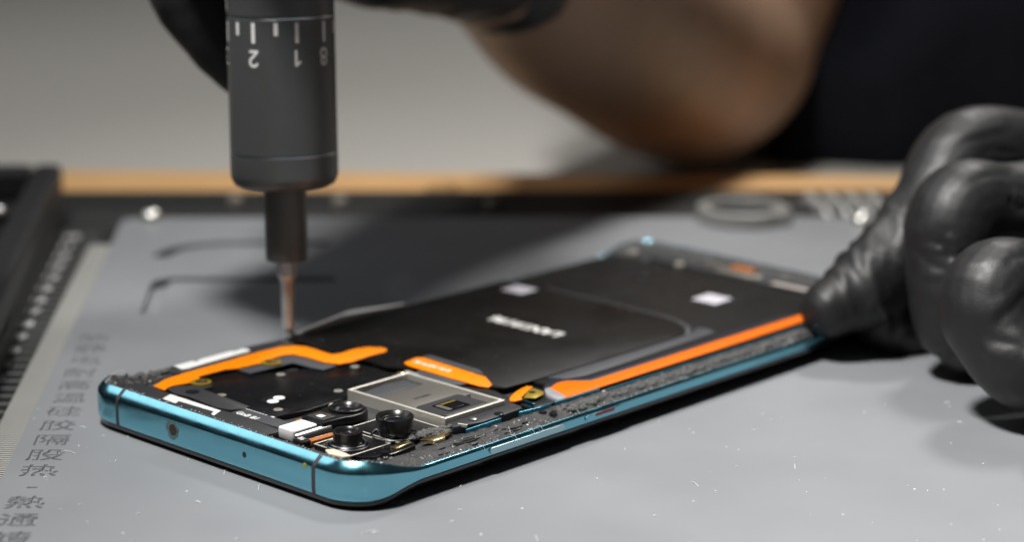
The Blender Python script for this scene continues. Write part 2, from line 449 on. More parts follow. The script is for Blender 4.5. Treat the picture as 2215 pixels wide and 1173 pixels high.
def sstep(a, b, x):
    tt = min(1, max(0, (x-a)/(b-a))); return tt*tt*(3-2*tt)
per = []   # (u, v, nu, nv, w)  w=1 on the short ends, 0 on the long sides
def wshort(d): return 1-sstep(7.5, 20, d)
A13 = RC*PI/2
def arc_pts(cu_, cv_, a0, fwd):
    for i in range(1, 24):
        tq = i/24; a = a0+tq*PI/2
        per.append((cu_+RC*math.cos(a), cv_+RC*math.sin(a), math.cos(a), math.sin(a), wshort(tq*A13 if fwd else (1-tq)*A13)))
for i in range(61): per.append((RC+(W_-2*RC)*i/60, 0, 0, -1, 1.0))
arc_pts(W_-RC, RC, -PI/2, True)
for i in range(161):
    v = RC+(L_-2*RC)*i/160; d = min(v-RC, L_-RC-v)+A13; per.append((W_, v, 1, 0, wshort(d)))
arc_pts(W_-RC, L_-RC, 0, False)
for i in range(61): per.append((W_-RC-(W_-2*RC)*i/60, L_, 0, 1, 1.0))
arc_pts(RC, L_-RC, PI/2, True)
for i in range(161):
    v = L_-RC-(L_-2*RC)*i/160; d = min(v-RC, L_-RC-v)+A13; per.append((0, v, -1, 0, wshort(d)))
arc_pts(RC, RC, PI, False)

def ring(ps, pl, dev=None):
    """a ring round the phone: profile point for short ends (ps) and long sides (pl), each (offset, z)"""
    out = []
    for k, (u, v, nu, nv, w) in enumerate(per):
        d = pl[0]+(ps[0]-pl[0])*w; z = pl[1]+(ps[1]-pl[1])*w
        if dev: dd, dz = dev(u, v); d += dd; z += dz
        out.append((u+nu*d, v+nv*d, z))
    return out
frame_prof = [((-1.72, 7.5), (-.72, 5.15)), ((-1.66, 8.0), (-.62, 5.40)), ((-1.5, 8.12), (-.5, 5.44)), ((-1.3, 8.02), (-.36, 5.38)),
              ((-.42, 7.0), (-.12, 5.14)), ((-.16, 6.66), (-.05, 5.04)), ((-.04, 6.42), (-.01, 4.92)), ((0, 6.1), (0, 4.8)), ((.03, 4.2), (.03, 4.25)), ((0, 2.5), (0, 3.62)),
              ((-.06, 1.9), (-.04, 3.4)), ((-.28, 1.5), (-.18, 3.24)), ((-.9, 1.35), (-.8, 3.15))]
MB().loft([ring(a, c) for a, c in frame_prof]).build('frame', M['blue'], ph, smooth=50)
frame = bpy.data.objects['frame']
gl = [((-.30, 1.45), (-.16, 3.16)), ((-.32, .95), (-.30, 2.5)), ((-.8, .35), (-1.1, 1.5)), ((-1.6, .08), (-2.6, .7)), ((-3.2, .02), (-5.0, .2)), ((-5, .02), (-7.5, .02))]
MB().loft([ring(a, c) for a, c in gl], cap1=True).build('display_glass', M['glass'], ph, smooth=60)

# gritty adhesive ledge
def nz(u, v, s): return noise.noise(Vector((u*s, v*s, 3.1)))
def dv(amp): return lambda u, v: (nz(u, v, .6)*amp, nz(u+40, v, 1.1)*amp*.7)
led = [((-1.62, 7.7), (-.70, 5.25)), ((-2.0, 8.0), (-1.3, 5.55)), ((-2.6, 7.85), (-2.2, 5.75)), ((-3.3, 7.35), (-3.2, 5.95)), ((-4.0, 6.95), (-4.4, 6.05)), ((-4.9, 6.5), (-5.4, 6.1)), ((-5.0, 5.3), (-5.6, 5.3))]
MB().loft([ring(a, c, dv(.0 if i in (0,) else .36)) for i, (a, c) in enumerate(led)]).build('adhesive_ledge', M['ledge'], ph, smooth=80)
MB().loft([ring((-4.6, 4.6), (-5.0, 4.6)), ring((-4.6, 5.4), (-5.0, 5.4))], cap0=True, cap1=True).build('midframe', M['midframe'], ph)

# antenna seams, holes
def seam_strip(u0, end=0):
    rows = []
    for (ds, zs), _ in frame_prof[1:]:
        row = []
        for du in (-.42, .42):
            lean = max(0, zs-6.3)*.22*(1 if True else -1)
            if end == 0: row.append((u0+du+lean, -ds-.03, zs+(.02 if zs > 7 else 0)))
            else: row.append((u0+du, L_+ds+.03, zs+(.02 if zs > 7 else 0)))
        rows.append(row)
    return MB().loft(rows, closed=False).build('antenna_seam', M['seam'], frame, smooth=60)
for u0 in (11.2, 62.4): seam_strip(u0, 0)
for u0 in (11.2, 62.4): seam_strip(u0, 1)
def disc_near(name, u, z, r, material, lift=.04, sx=1., jag=0., par=frame, n=28):
    pts = []
    for i in range(n):
        a = 2*PI*i/n; rr = r*(1+jag*noise.noise(Vector((math.cos(a)*2.2, math.sin(a)*2.2, u))))
        pts.append((u+rr*math.cos(a)*sx, -lift, z+rr*math.sin(a)))
    pts2 = [(x, .3, z_) for x, y_, z_ in pts]
    return MB().loft([pts2, pts], cap1=True).build(name, material, par)
disc_near('worn_ring', 26.5, 4.35, 1.75, mat('tarnish_ring', (.17, .27, .27), .5, .6, var=.8, vscale=1300), .035, .95, .28)
disc_near('infrared_port', 26.7, 4.4, 1.05, M['soot'], .06, .9, .22)
disc_near('microphone_hole', 45.4, 4.3, .52, M['lensblack'], .05, .95)
disc_near('stain', 60.3, 6.0, .45, M['yellow_stain'], .07)

# side keys
def key(v0, v1, z, h, material, par, proud=.35, name='volume_key'):
    pts = []
    n = 10; r = h/2
    for i in range(n+1):
        a = PI/2+PI*i/n; pts.append((v0+r+r*math.cos(a), z+r*math.sin(a)))
    for i in range(n+1):
        a = -PI/2+PI*i/n; pts.append((v1-r+r*math.cos(a), z+r*math.sin(a)))
    lo = [(W_-.2, a, b_) for a, b_ in pts]; hi = [(W_+proud, a, b_) for a, b_ in pts]
    return MB().loft([lo, hi], cap1=True).build(name, material, par, bevel=.12)
M['keyblue'] = mat('key_metal', (.42, .62, .68), .22, 1.0)
key(30.2, 49.5, 4.25, 1.15, M['keyblue'], ph)
pk = key(55.0, 65.0, 4.3, 1.15, M['blue'], ph, .3, 'power_key')
MB().box(W_+.28, W_+.36, 57.6, 62.8, 4.25, 4.75).build('red_stripe', M['red'], pk)

# thin blue inner wall standing out of the ledge, in pieces
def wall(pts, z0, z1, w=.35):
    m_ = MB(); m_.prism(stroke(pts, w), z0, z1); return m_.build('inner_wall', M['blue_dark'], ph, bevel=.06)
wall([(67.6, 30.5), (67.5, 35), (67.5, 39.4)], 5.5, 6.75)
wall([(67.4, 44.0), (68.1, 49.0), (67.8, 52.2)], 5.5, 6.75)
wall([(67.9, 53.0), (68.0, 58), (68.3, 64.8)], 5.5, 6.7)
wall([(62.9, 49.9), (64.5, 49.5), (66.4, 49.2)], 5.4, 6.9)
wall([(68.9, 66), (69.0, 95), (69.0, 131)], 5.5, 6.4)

# grit and lumps on the ledge
def lumps(poly_c, n, r, name, material, zf, z=.3):
    m_ = MB()
    for _ in range(n):
        i = random.randrange(len(poly_c)-1); tq = random.random()
        a, b_ = poly_c[i], poly_c[i+1]
        u = a[0]+(b_[0]-a[0])*tq+random.gauss(0, r*.8); v = a[1]+(b_[1]-a[1])*tq+random.gauss(0, r*.8)
        rr = r*random.uniform(.4, 1.0); k = 6
        base = zf+random.uniform(-.1, z)
        m_.lathe(u, v, [(rr*.9, base-.3), (rr, base+.1*rr), (rr*.55, base+.55*rr), (.01, base+.6*rr)], k)
    return m_.build(name, material, ph)
lumps([(1.5, 10.5), (2.8, 14), (3.6, 18)], 50, .75, 'foam_pad', M['foam'], 6.2)
lumps([(62.5, 20.5), (63.5, 25), (64.5, 29.5)], 95, .85, 'foam_pad', M['foam'], 6.3)
lumps([(70.6, 64), (70.7, 80), (70.6, 100), (70.6, 128)], 260, .75, 'foam_strip', M['foam'], 5.65)
lumps([(70.4, 52), (70.6, 63)], 70, .8, 'foam_pad', M['foam'], 5.75)
grit = MB()
def speck(u, v, z, r):
    a = random.uniform(0, 6.28)
    grit.add([(u+r*math.cos(a+k*2.09), v+r*math.sin(a+k*2.09), z) for k in range(3)]+[(u, v, z+r*1.1)], [(0, 1, 2), (0, 1, 3), (1, 2, 3), (2, 0, 3)])
for _ in range(1500):
    k = random.randrange(len(per)); u, v, nu, nv, w = per[k]
    d = random.choice([random.uniform(-2.4, -1.3), random.uniform(-2.8, -1.2)]) if w > .5 else random.choice([random.uniform(-1.0, -.5), random.uniform(-5, -.7)])
    zz = (8.05 if d > -2.4 else 7.0) if w > .5 else (5.4 if d > -1 else 5.6+min(.45, (-d-1)*.15))
    speck(u+nu*d, v+nv*d, zz, random.choice([.06, .08, .1, .13, .2]))
for _ in range(160): speck(random.uniform(4, 66), random.uniform(5, 60), 7.0, random.uniform(.03, .07))
for _ in range(150): speck(random.uniform(5, 56), random.uniform(50, 140), 6.8 if random.random() < .5 else 6.55, random.uniform(.04, .12))
o = grit.build('grit', M['grit'], ph); o['kind'] = 'stuff'
# torn scraps of adhesive: pale flakes standing up and dark gaps where it came away
for k in range(26):
    v = random.uniform(18, 64) if k < 18 else random.uniform(70, 128); u = random.uniform(69.2, 72.0)
    n = random.randint(6, 9); ln_, wd = random.uniform(.8, 2.6), random.uniform(.25, .6)
    pl = [(u+wd*random.uniform(.5, 1.1)*math.cos(2*PI*i/n), v+ln_*random.uniform(.6, 1.1)*math.sin(2*PI*i/n)) for i in range(n)]
    zb = 5.55 if u > 71.3 else 5.8
    if k % 3: plate_ = MB().prism(pl, zb-.4, lambda x, y: zb+.28+.22*noise.noise(Vector((x*1.7, y*1.7, 0)))).build('adhesive_flake', M['foam'] if k % 2 else M['ledge'], ph)
    else: plate_ = MB().prism(pl, zb-.4, zb+.16).build('adhesive_gap', M['lensblack'], ph)
lint = MB()
for v_, l_ in ((36.5, 1.2), (41, 1.0), (43.2, .9), (28.5, 1.4)):
    lint.tube([(W_-.9, v_, 5.5), (W_-.1, v_+.1, 5.7), (W_+.25, v_+.25, 5.2), (W_+.3, v_+.3, 4.9)], [.035]*4, 5)
lint.tube([(W_-2.9, 38.3, 6.1), (W_-1.8, 37.0, 6.5), (W_-.8, 36.5, 5.8)], [.03]*3, 5)
lint.build('lint', M['whiteplastic'], ph)

def plate(name, poly, z0, z1, material, smooth=None, bevel=.08, parent=None, label=None):
    return MB().prism(poly, z0, z1).build(name, material, parent or ph, bevel=bevel, smooth=30 if bevel else None, label=label)
def rrect(u0, u1, v0, v1, r=1., n=6):
    out = []
    for (cx, cy, a0) in ((u1-r, v1-r, 0), (u0+r, v1-r, PI/2), (u0+r, v0+r, PI), (u1-r, v0+r, 1.5*PI)):
        out += [(cx+r*math.cos(a0+i*PI/2/n), cy+r*math.sin(a0+i*PI/2/n)) for i in range(n+1)]
    return out

# battery and graphite sheet
plate('battery', rrect(3.2, 63.2, 60, 146.5, 2.2), 5.4, 6.5, M['battery'], bevel=.35)
bat = bpy.data.objects['battery']
coil = plate('graphite_sheet', [(3.0, 47.5), (10, 47), (21, 46.3), (26, 47.5), (31, 47), (38, 51.5), (49, 51.5), (54, 51.5), (56, 53), (56.8, 64), (56.9, 100), (56.2, 104.8), (53.6, 108.4), (50, 110.3), (46, 111.4), (13, 111.4), (4.2, 110.8), (3.0, 109)], 6.1, 6.78, M['foil'], bevel=.15)
plate('sheet_edge_film', [(57.1, 63.2), (57.3, 100), (57.0, 106), (55.6, 109.6), (57.5, 110.6), (60.4, 109.4), (61.3, 78), (61.3, 69), (60, 64.9)], 6.5, 6.72, M['grey'], bevel=.05)
plate('label_tag', [(7.9, 103.6), (13.6, 103.8), (13.4, 109.2), (7.7, 109.0)], 6.75, 6.82, M['label'], bevel=0, parent=coil)
plate('label_tag', [(40.7, 126.8), (46.9, 126.9), (46.5, 133.2), (40.4, 133.0)], 6.45, 6.54, M['label'], bevel=0, parent=bat)
flat_text('lettering', 'LAN19196', 4.5, 31.0, 86.2, 6.79, PI, M['white'], coil, .15, .93)

plate('sheet_edge_film', [(13, 111.5), (46, 111.5), (50, 110.4), (53.6, 108.5), (56.2, 104.9), (57.0, 105.4), (54.3, 109.3), (50.3, 111.3), (46, 112.4), (13, 112.3)], 6.45, 6.6, M['grey'], bevel=.05)
plate('edge_glint', [(3.2, 48.6), (3.9, 49.5), (3.5, 62), (2.9, 80.5), (2.2, 80.5), (1.6, 66)], 6.2, (lambda x, y: 7.1+1.4*max(0, 1-abs(y-64)/17)), M['glint_white'], bevel=.1)  # raised white strip: the bright reflection along this edge, put into colour and shape

# main board covers
plate('board_cover', [(12.2, 12.2), (17.7, 14.0), (31.5, 12.6), (38.5, 12.6), (39.5, 20), (39.2, 28), (38.2, 29.5), (37.5, 33), (37.2, 45), (30, 46.2), (24.4, 45.4), (23.5, 41.4), (16.3, 26.9), (13.2, 26.7), (12, 18.5)], 5.5, 6.42, M['gloss'], bevel=.15)
cover = bpy.data.objects['board_cover']
MB().lathe(30.6, 19.6, [(2.35, 6.43), (2.35, 6.46), (.01, 6.46)], 30, sx=.75, sy=1.0).build('round_hole', M['lensblack'], cover)
MB().lathe(31.7, 18.6, [(1.05, 6.47), (1.05, 6.52), (.01, 6.53)], 24).build('white_disc', M['whiteplastic'], cover)
MB().lathe(30.9, 20.8, [(1.05, 6.47), (1.05, 6.52), (.01, 6.53)], 24).build('white_disc', M['whiteplastic'], cover)
plate('cover_film', [(12.2, 27.2), (13.0, 32.6), (12.2, 36.9), (12.7, 40.8), (16, 41.3), (21.0, 40.9), (23.9, 41.6), (24.1, 37.9), (21.7, 37.3), (16.7, 37.0), (16.5, 33.7), (16.3, 26.7), (13.2, 26.7)], 6.43, 6.66, M['grey'], bevel=.06)
plate('grey_bracket', [(12.5, 10.2), (12.0, 11.9), (14.2, 13.6), (15.2, 17.6), (17.9, 16.6), (17.9, 14.2), (31.5, 13.4), (32, 11.9), (30.5, 9.7), (28.0, 8.9), (23.8, 9.2), (19.5, 9.6), (16.0, 9.0)], 6.2, 6.75, M['darkplastic'], bevel=.12)
MB().lathe(17.9, 11.7, [(1.3, 6.7), (1.3, 6.78), (.01, 6.78)], 24).build('screw_hole', M['lensblack'], ph)
plate('antenna_base', [(5, 5.0), (45, 5.0), (45.5, 8.6), (31.5, 9.2), (28, 8.7), (14.5, 8.8), (6.5, 9.2)], 5.4, 6.55, M['darkplastic'], bevel=.1)
plate('antenna_trace', [(16.8, 5.8), (15.8, 8.4), (18.2, 8.4), (29.6, 8.4), (30.7, 5.8), (29.8, 6.0), (29.0, 7.3), (20.0, 6.9), (20.6, 5.6)], 6.5, 6.6, M['white'], bevel=0)
plate('antenna_base', [(2.2, 17), (6.0, 17.5), (7.4, 19), (7.2, 46.2), (3.0, 46.4), (2.2, 40)], 5.4, 6.5, M['darkplastic'], bevel=.1)
plate('antenna_trace', [(2.4, 20.2), (2.3, 24.7), (3.0, 25.0), (3.0, 25.5), (2.5, 26.0), (2.4, 34.2), (2.9, 34.5), (2.6, 37.0), (4.2, 37.2), (5.1, 36.2), (4.9, 34.9), (5.5, 20.6), (5.1, 19.8)], 6.45, 6.56, M['white'], bevel=0)
flat_text('board_print', 'GoB B1', 1.75, 35.1, 9.75, 6.62, 0, M['white'], ph, .05)
dots = MB()
for k in range(8): dots.box(31.8+k*.72, 32.25+k*.72, 12.0+k*.02, 12.2+k*.02, 6.62, 6.66)
dots.box(38.4, 39.2, 12.1, 12.5, 6.62, 6.66)
dots.build('board_print', M['white'], ph)
plate('board_edge', [(31.5, 9.0), (38.8, 9.0), (45.2, 9.2), (44.6, 12.4), (39.0, 12.5), (31.8, 12.5)], 5.4, 6.62, M['grey'], bevel=.08)

# orange flex across the board
plate('flex_cable', [(10.5, 8.8), (8.8, 12.8), (8.2, 17.6), (8.0, 25.1), (7.6, 33), (7.5, 38), (7.9, 41.9), (9.2, 44.3), (11.2, 45.2), (13.5, 45.4), (16.3, 45.2), (18.6, 45.2), (19.2, 47), (18.9, 50.6), (19.9, 53.6), (22.0, 55.1), (23.5, 55.0), (24.5, 53.6), (24.3, 49.8), (24.8, 44.4), (24.2, 42.0), (21.5, 40.8), (16.0, 40.8), (13.2, 40.3), (12.4, 38.7), (12.4, 36.5), (13.4, 32.1), (12.8, 26.7), (11.8, 24.7), (11.8, 18.3), (12.9, 17.6), (13.7, 14.9), (12.9, 11.4), (13.1, 10.1), (14.0, 8.6)], 6.68, 6.95, M['orange'], bevel=.05)
for u, v in ((14.9, 16.3), (14.4, 33.7)):
    g = MB().lathe(u, v, [(1.9, 6.7), (1.9, 6.99), (.01, 6.99)], 28).build('screw_pad', M['goldpad'], ph)
    MB().lathe(u, v, [(1.15, 6.99), (1.15, 7.12), (.6, 7.2), (.55, 7.05), (.01, 7.05)], 24).build('screw', M['gold'], g, smooth=30)
plate('gold_spring', [(6.2, 43.4), (7.2, 43.2), (7.2, 44.8), (6.2, 45)], 6.3, 7.0, M['gold'], bevel=.1)

for u, v, z in ((22.5, 14.6, 6.42), (35.4, 31.0, 6.42), (26.5, 43.6, 6.42), (20.5, 30.5, 6.42), (36.0, 16.0, 6.42), (9.5, 50.5, 6.78), (66.0, 40.5, 6.85)):
    g = MB().lathe(u, v, [(.85, z-.3), (.85, z+.14), (.7, z+.2), (.32, z+.2), (.25, z+.06), (.01, z+.06)], 20).build('screw', M['dullscrew'] if z < 6.5 else M['lensblack'], ph, smooth=30)

# flash, flex and cameras
plate('flash_block', rrect(45.3, 49.5, 7.4, 13.2, .7), 5.6, 7.6, M['whiteplastic'], bevel=.25)
plate('flash_window', rrect(47.6, 48.5, 10.0, 12.0, .2), 7.58, 7.64, mat('flash_yellow', (.75, .72, .6), .4), bevel=0)
prof = []
fm = MB()
fr = []
for i in range(9):
    a = i/8; fr.append([(49.6+a*1.7, 7.2, 7.35-a*a*1.1), (49.6+a*1.9, 15.6-a*1.0, 7.45-a*a*1.1)])
fm.loft(fr, closed=False)
fm.build('curved_flex', M['shine'], ph, smooth=60)
plate('copper_flex', [(51.6, 8.6), (51.9, 14.5), (53.2, 14.2), (53.1, 8.2)], 5.5, 6.5, M['brown'], bevel=.08)
plate('connector', [(50.6, 6.2), (53.2, 5.9), (53.2, 8.0), (50.8, 8.2)], 5.5, 6.9, M['lensblack'], bevel=.15)
plate('connector_tip', [(51.2, 6.7), (52.4, 6.5), (52.4, 7.3), (51.2, 7.4)], 6.88, 7.0, M['silver'], bevel=.03)

def camera_plate(u0, u1, v0, v1, z):
    c_ = plate('camera_module', rrect(u0, u1, v0, v1, .35), 5.4, z, M['lensblack'], bevel=.08)
    e = MB(); w = .28
    e.box(u0, u1, v0-.02, v0+w, z+.005, z+.14); e.box(u0, u1, v1-w, v1+.02, z+.005, z+.14)
    e.box(u0-.02, u0+w, v0+w+.01, v1-w-.01, z+.005, z+.14); e.box(u1-w, u1+.02, v0+w+.01, v1-w-.01, z+.005, z+.14)
    e.build('metal_rim', M['silver'], c_, bevel=.04)
    return c_
def lens(par, u, v, z, r, h, flare, glassmat, coatmat, rings):
    for rr, zz in rings:
        MB().lathe(u, v, [(rr-.35, z), (rr, z+.02), (rr+.02, z+zz), (rr-.18, z+zz+.12), (rr-.4, z+zz)], 56, False, False).build('lens_ring', M['lensring'], par, smooth=50)
    MB().lathe(u, v, [(r*flare*.98, z-.1), (r*flare, z+.25), (r*.98, z+h*.55), (r*.99, z+h*.8), (r, z+h-.12), (r-.1, z+h), (r-.35, z+h), (r-.55, z+h-.15), (r*.62, z+h-.75), (r*.60, z+h-.9)], 56, True, False).build('lens_barrel', M['lensblack'], par, smooth=35)
    MB().lathe(u, v, [(r*.86, z+h-.30), (r*.74, z+h-.48), (r*.64, z+h-.66)], 48, False, False).build('lens_coating', coatmat, par, smooth=50)
    g = MB(); k = [(r*.62*math.cos(a), z+h-1.0+.55*math.sin(a)) for a in [i*PI/2/8 for i in range(8)]]+[(.01, z+h-.45)]
    g.lathe(u, v, k, 40, True, True).build('lens_glass', glassmat, par, smooth=60)
uw = camera_plate(53.9, 63.0, 7.9, 17.2, 6.25)
lens(uw, 58.55, 11.4, 6.25, 2.55, 2.75, 1.02, M['lensglass'], M['coat_red'], [(3.75, .35), (3.15, .6)])
mc = camera_plate(51.9, 63.8, 17.9, 29.0, 6.35)
lens(mc, 60.3, 20.7, 6.35, 3.25, 3.55, .86, M['lensglass'], M['coat_green'], [(4.1, .3)])
# small twin module
sm = plate('sensor_housing', [(44.6, 13.6), (44.4, 18.4), (44.0, 19.5), (43.8, 22.0), (44.6, 24.0), (46.2, 25.2), (48.6, 25.2), (50.4, 24.0), (51.2, 22.0), (51.1, 19.6), (50.6, 18.2), (50.3, 13.4)], 5.5, 7.95, M['lensblack'], bevel=.3)
MB().lathe(47.5, 21.5, [(3.0, 7.9), (3.05, 8.35), (2.75, 8.45), (2.55, 8.3), (1.9, 7.75), (1.85, 7.6)], 48, True, False).build('lens_barrel', M['lensblack'], sm, smooth=35)
MB().lathe(47.5, 21.5, [(1.9, 7.7), (1.4, 7.98), (.7, 8.12), (.01, 8.16)], 36, True, True).build('lens_glass', M['lensglass'], sm, smooth=60)
plate('window_frame', rrect(45.6, 49.6, 13.9, 17.2, .3), 7.94, 8.15, M['darkplastic'], bevel=.08, parent=sm)
plate('gold_bracket', [(46.4, 14.6), (46.4, 16.8), (48.9, 16.8), (48.9, 16.5), (46.75, 16.5), (46.75, 14.6)], 8.14, 8.3, M['gold'], bevel=.03, parent=sm)
plate('white_sensor', [(47.2, 14.6), (48.6, 14.6), (48.6, 15.8), (47.2, 15.8)], 8.14, 8.28, M['whiteplastic'], bevel=.05, parent=sm)
fl = MB()
for k in range(7): fl.box(42.9, 43.5, 16.2+k*.75, 16.75+k*.75, 6.4, 7.1)
fl.build('contact_row', M['silver'], ph, bevel=.05)
plate('copper_flex', [(42.2, 14.4), (42.3, 22.5), (43.7, 22.5), (43.9, 14.4)], 5.5, 6.4, M['brown'], bevel=.05)
MB().lathe(42.6, 22.6, [(.55, 6.4), (.55, 7.3), (.3, 7.6), (.01, 7.65)], 16).build('screw', M['silver'], ph, smooth=40)

# periscope module in its bright tray
pz = 7.7
tr = MB()
tr.box(38.6, 39.3, 30.2, 45.4, 5.4, pz); tr.box(62.2, 63.0, 30.2, 45.4, 5.4, pz)
tr.box(39.31, 62.19, 30.2, 30.9, 5.4, pz); tr.box(39.31, 62.19, 44.7, 45.4, 5.4, pz)
tray = tr.build('camera_tray', M['silver'], ph, bevel=.12)
MB().box(39.32, 62.18, 30.92, 44.68, 5.42, 6.6).build('tray_floor', M['darkplastic'], tray)
plate('tray_cover', [(41.6, 31.3), (40.8, 37.6), (41.6, 41.5), (45.6, 41.5), (45.8, 31.2)], 6.62, 7.55, M['grey'], bevel=.12, parent=tray)
plate('steel_cover', [(46.0, 31.2), (45.8, 44.0), (56, 44.0), (56.2, 31.2)], 6.62, 7.62, M['titan'], bevel=.12, parent=tray)
flat_text('cover_print', 'HV3081', 1.25, 51.2, 36.6, 7.63, PI/2, M['darkplastic'], tray, .03)
pb = MB()
br = rrect(54.6, 62.0, 31.1, 42.2, .9)
pb.prism(br, 6.62, 7.75); pb.build('prism_bracket', M['darkplastic'], tray, bevel=.18)
MB().prism(rrect(56.4, 60.9, 33.4, 39.0, .5), 7.74, 7.79).build('prism_window', M['gloss'], tray)
MB().box(57.0, 60.4, 33.8, 34.8, 7.78, 7.86).build('prism_glass', M['titan'], tray)
MB().box(58.6, 60.3, 35.8, 37.8, 7.78, 7.9).build('prism_glass', M['lensglass'], tray, bevel=.05)
MB().box(57.0, 57.5, 35.0, 38.6, 7.78, 7.88).build('prism_contact', M['goldpad'], tray)
MB().tube([(38.0, 45.9, 6.9), (40.6, 45.6, 7.0)], [.85, .8], 14).build('pale_plug', M['pale_plastic'], ph, smooth=50)
MB().lathe(37.6, 44.6, [(.95, 5.5), (.95, 7.3), (.5, 7.6), (.01, 7.6)], 20).build('screw', M['gold'], ph, smooth=40)

# connector flap with printed orange strip
plate('printed_flex', [(32.4, 50.6), (31.7, 54.6), (32.6, 55.6), (49.5, 54.7), (53.6, 52.1), (54.4, 50.4), (52.6, 49.8), (43.6, 49.8), (34.5, 49.9)], 6.85, 7.06, M['orange_label'], bevel=.04)
flat_text('flex_print', '8 06 N574 80', 1.75, 37.9, 52.7, 7.08, PI, M['white'], ph, .05, .95)
plate('grey_strip', [(31.8, 56.2), (32.4, 57.8), (45.2, 57.3), (48.1, 55.8), (47.3, 55.4), (34.7, 55.9)], 6.8, 7.05, M['grey'], bevel=.05)
plate('grey_cover', [(38.6, 46.9), (37.4, 49.7), (49.6, 49.7), (49.3, 48.2), (47.4, 46.8)], 5.6, 6.95, M['grey'], bevel=.12)
plate('black_clip', [(48.5, 46.6), (50.2, 49.6), (54.8, 49.6), (53.5, 46.4)], 5.6, 6.6, M['gloss'], bevel=.2)
# shiny black tape bulging over the cable end
tp = MB(); rows = []
for i in range(13):
    a = i/12; u = 50.2+a*12.0
    rows.append([(u, 45.8+j/8*5.6+.3*math.sin(a*5), 5.9+1.15*math.sin(PI*min(1, max(0, j/8*.9+.1)))*(.55+.45*math.sin(a*PI))+.12*math.sin(a*9+j*.6)) for j in range(9)])
tp.loft(rows, closed=False); tp.build('black_tape', mat('glossy_tape', (.03, .03, .031), .25, spec=.6), ph, smooth=80)
# small orange tail with an olive pad
plate('flex_tail', [(62.6, 47.0), (61.5, 48.1), (59.9, 51.4), (59.1, 54.0), (58.9, 55.6), (59.9, 56.2), (61.0, 53.6), (62.8, 49.9), (63.7, 49.2), (63.5, 47.4)], 6.75, 7.15, M['orange'], bevel=.12)
plate('solder_pad', [(59.6, 55.8), (63.1, 55.6), (64.0, 54.4), (64.6, 51.7), (62.9, 50.3), (61.1, 53.4)], 6.75, 7.0, M['goldpad'], bevel=.06)
MB().lathe(61.9, 53.7, [(.62, 7.0), (.62, 7.05), (.01, 7.05)], 20).build('pad_hole', M['lensblack'], ph)
plate('black_well', [(59, 49), (67, 48.2), (67.2, 57), (61.6, 58.4), (58.9, 57.5)], 5.5, 6.3, M['lensblack'], bevel=.2)
# long orange side cable
plate('side_flex', [(62.1, 57.6), (60.9, 62.0), (61.4, 64.0), (63.6, 66.0), (64.5, 67.2), (64.5, 105.6), (64.7, 133), (66, 134), (68.0, 132), (68.2, 100.9), (68.1, 58.6), (68.0, 55.8)], 6.5, 6.85, M['orange_side'], bevel=.08)
plate('flex_sleeve', [(61.6, 57.3), (61.4, 58.9), (67.9, 56.6), (67.9, 54.0), (64.4, 54.8)], 5.7, 6.9, mat('grey_sleeve', (.30, .30, .31), .4, var=.3, vscale=500), bevel=.3)
plate('side_film', [(60.6, 58), (57.4, 63.4), (61.3, 69.4), (61.7, 130), (64.3, 132), (64.2, 67.4), (60.8, 64.2), (60.8, 62)], 5.6, 6.55, mat('navy_film', (.012, .013, .020), .4), bevel=.1)
plate('corner_bracket', [(62.9, 30.2), (63.05, 45.4), (61.5, 45.6), (61.5, 47), (65.5, 46.8), (66.6, 45.8), (66.9, 35.5), (65.4, 29.8)], 5.5, 6.85, M['darkplastic'], bevel=.15)
MB().lathe(65.0, 35.0, [(.85, 6.8), (.8, 7.1), (.4, 7.25), (.01, 7.25)], 20).build('screw', M['grey_metal'], ph, smooth=40)
sp_ = MB()
for k in range(5): sp_.lathe(65.2+.35*k, 31.3+.1*k, [(.22, 6.6), (.22, 7.1), (.01, 7.15)], 10)
sp_.build('spring_contact', M['silver'], ph)
plate('gold_spring', [(65.4, 21.6), (64.9, 28.3), (66.0, 28.6), (66.6, 26.4), (67.7, 25.4), (67.6, 22.6)], 6.0, 6.6, M['gold'], bevel=.1)
plate('gold_spring', [(64.8, 15.2), (64.6, 19.4), (65.8, 19.3), (66.2, 15.2)], 6.1, 6.75, M['gold'], bevel=.12)
plate('black_bracket', [(63.3, 8.4), (63.4, 20), (65.0, 20.6), (66.6, 19.4), (67.0, 14.0), (66.0, 10.2), (64.8, 8.8)], 5.5, 6.35, M['gloss'], bevel=.2)
plate('cream_pad', [(58.8, 6.0), (59.6, 7.3), (62.6, 7.2), (64.2, 6.7), (63.6, 5.5), (60.7, 5.0)], 6.5, 7.0, mat('cream_pad', (.74, .62, .48), .5), bevel=.12)
plate('black_slot', [(69.2, 25.2), (69.3, 30.8), (70.5, 31.2), (71.0, 29.4), (70.9, 24.8)], 5.4, 6.02, M['lensblack'], bevel=.02)
for (u, v) in ((69.6, 53.8), (69.4, 48.2), (71.2, 49.0), (66.4, 12.4)):
    MB().lathe(u, v, [(.75, 5.4), (.75, 6.32 if u > 66.5 else 6.9), (.01, 6.34 if u > 66.5 else 6.92)], 18).build('black_peg', M['lensblack'], ph)
for v in (19.5, 33.8):
    pass

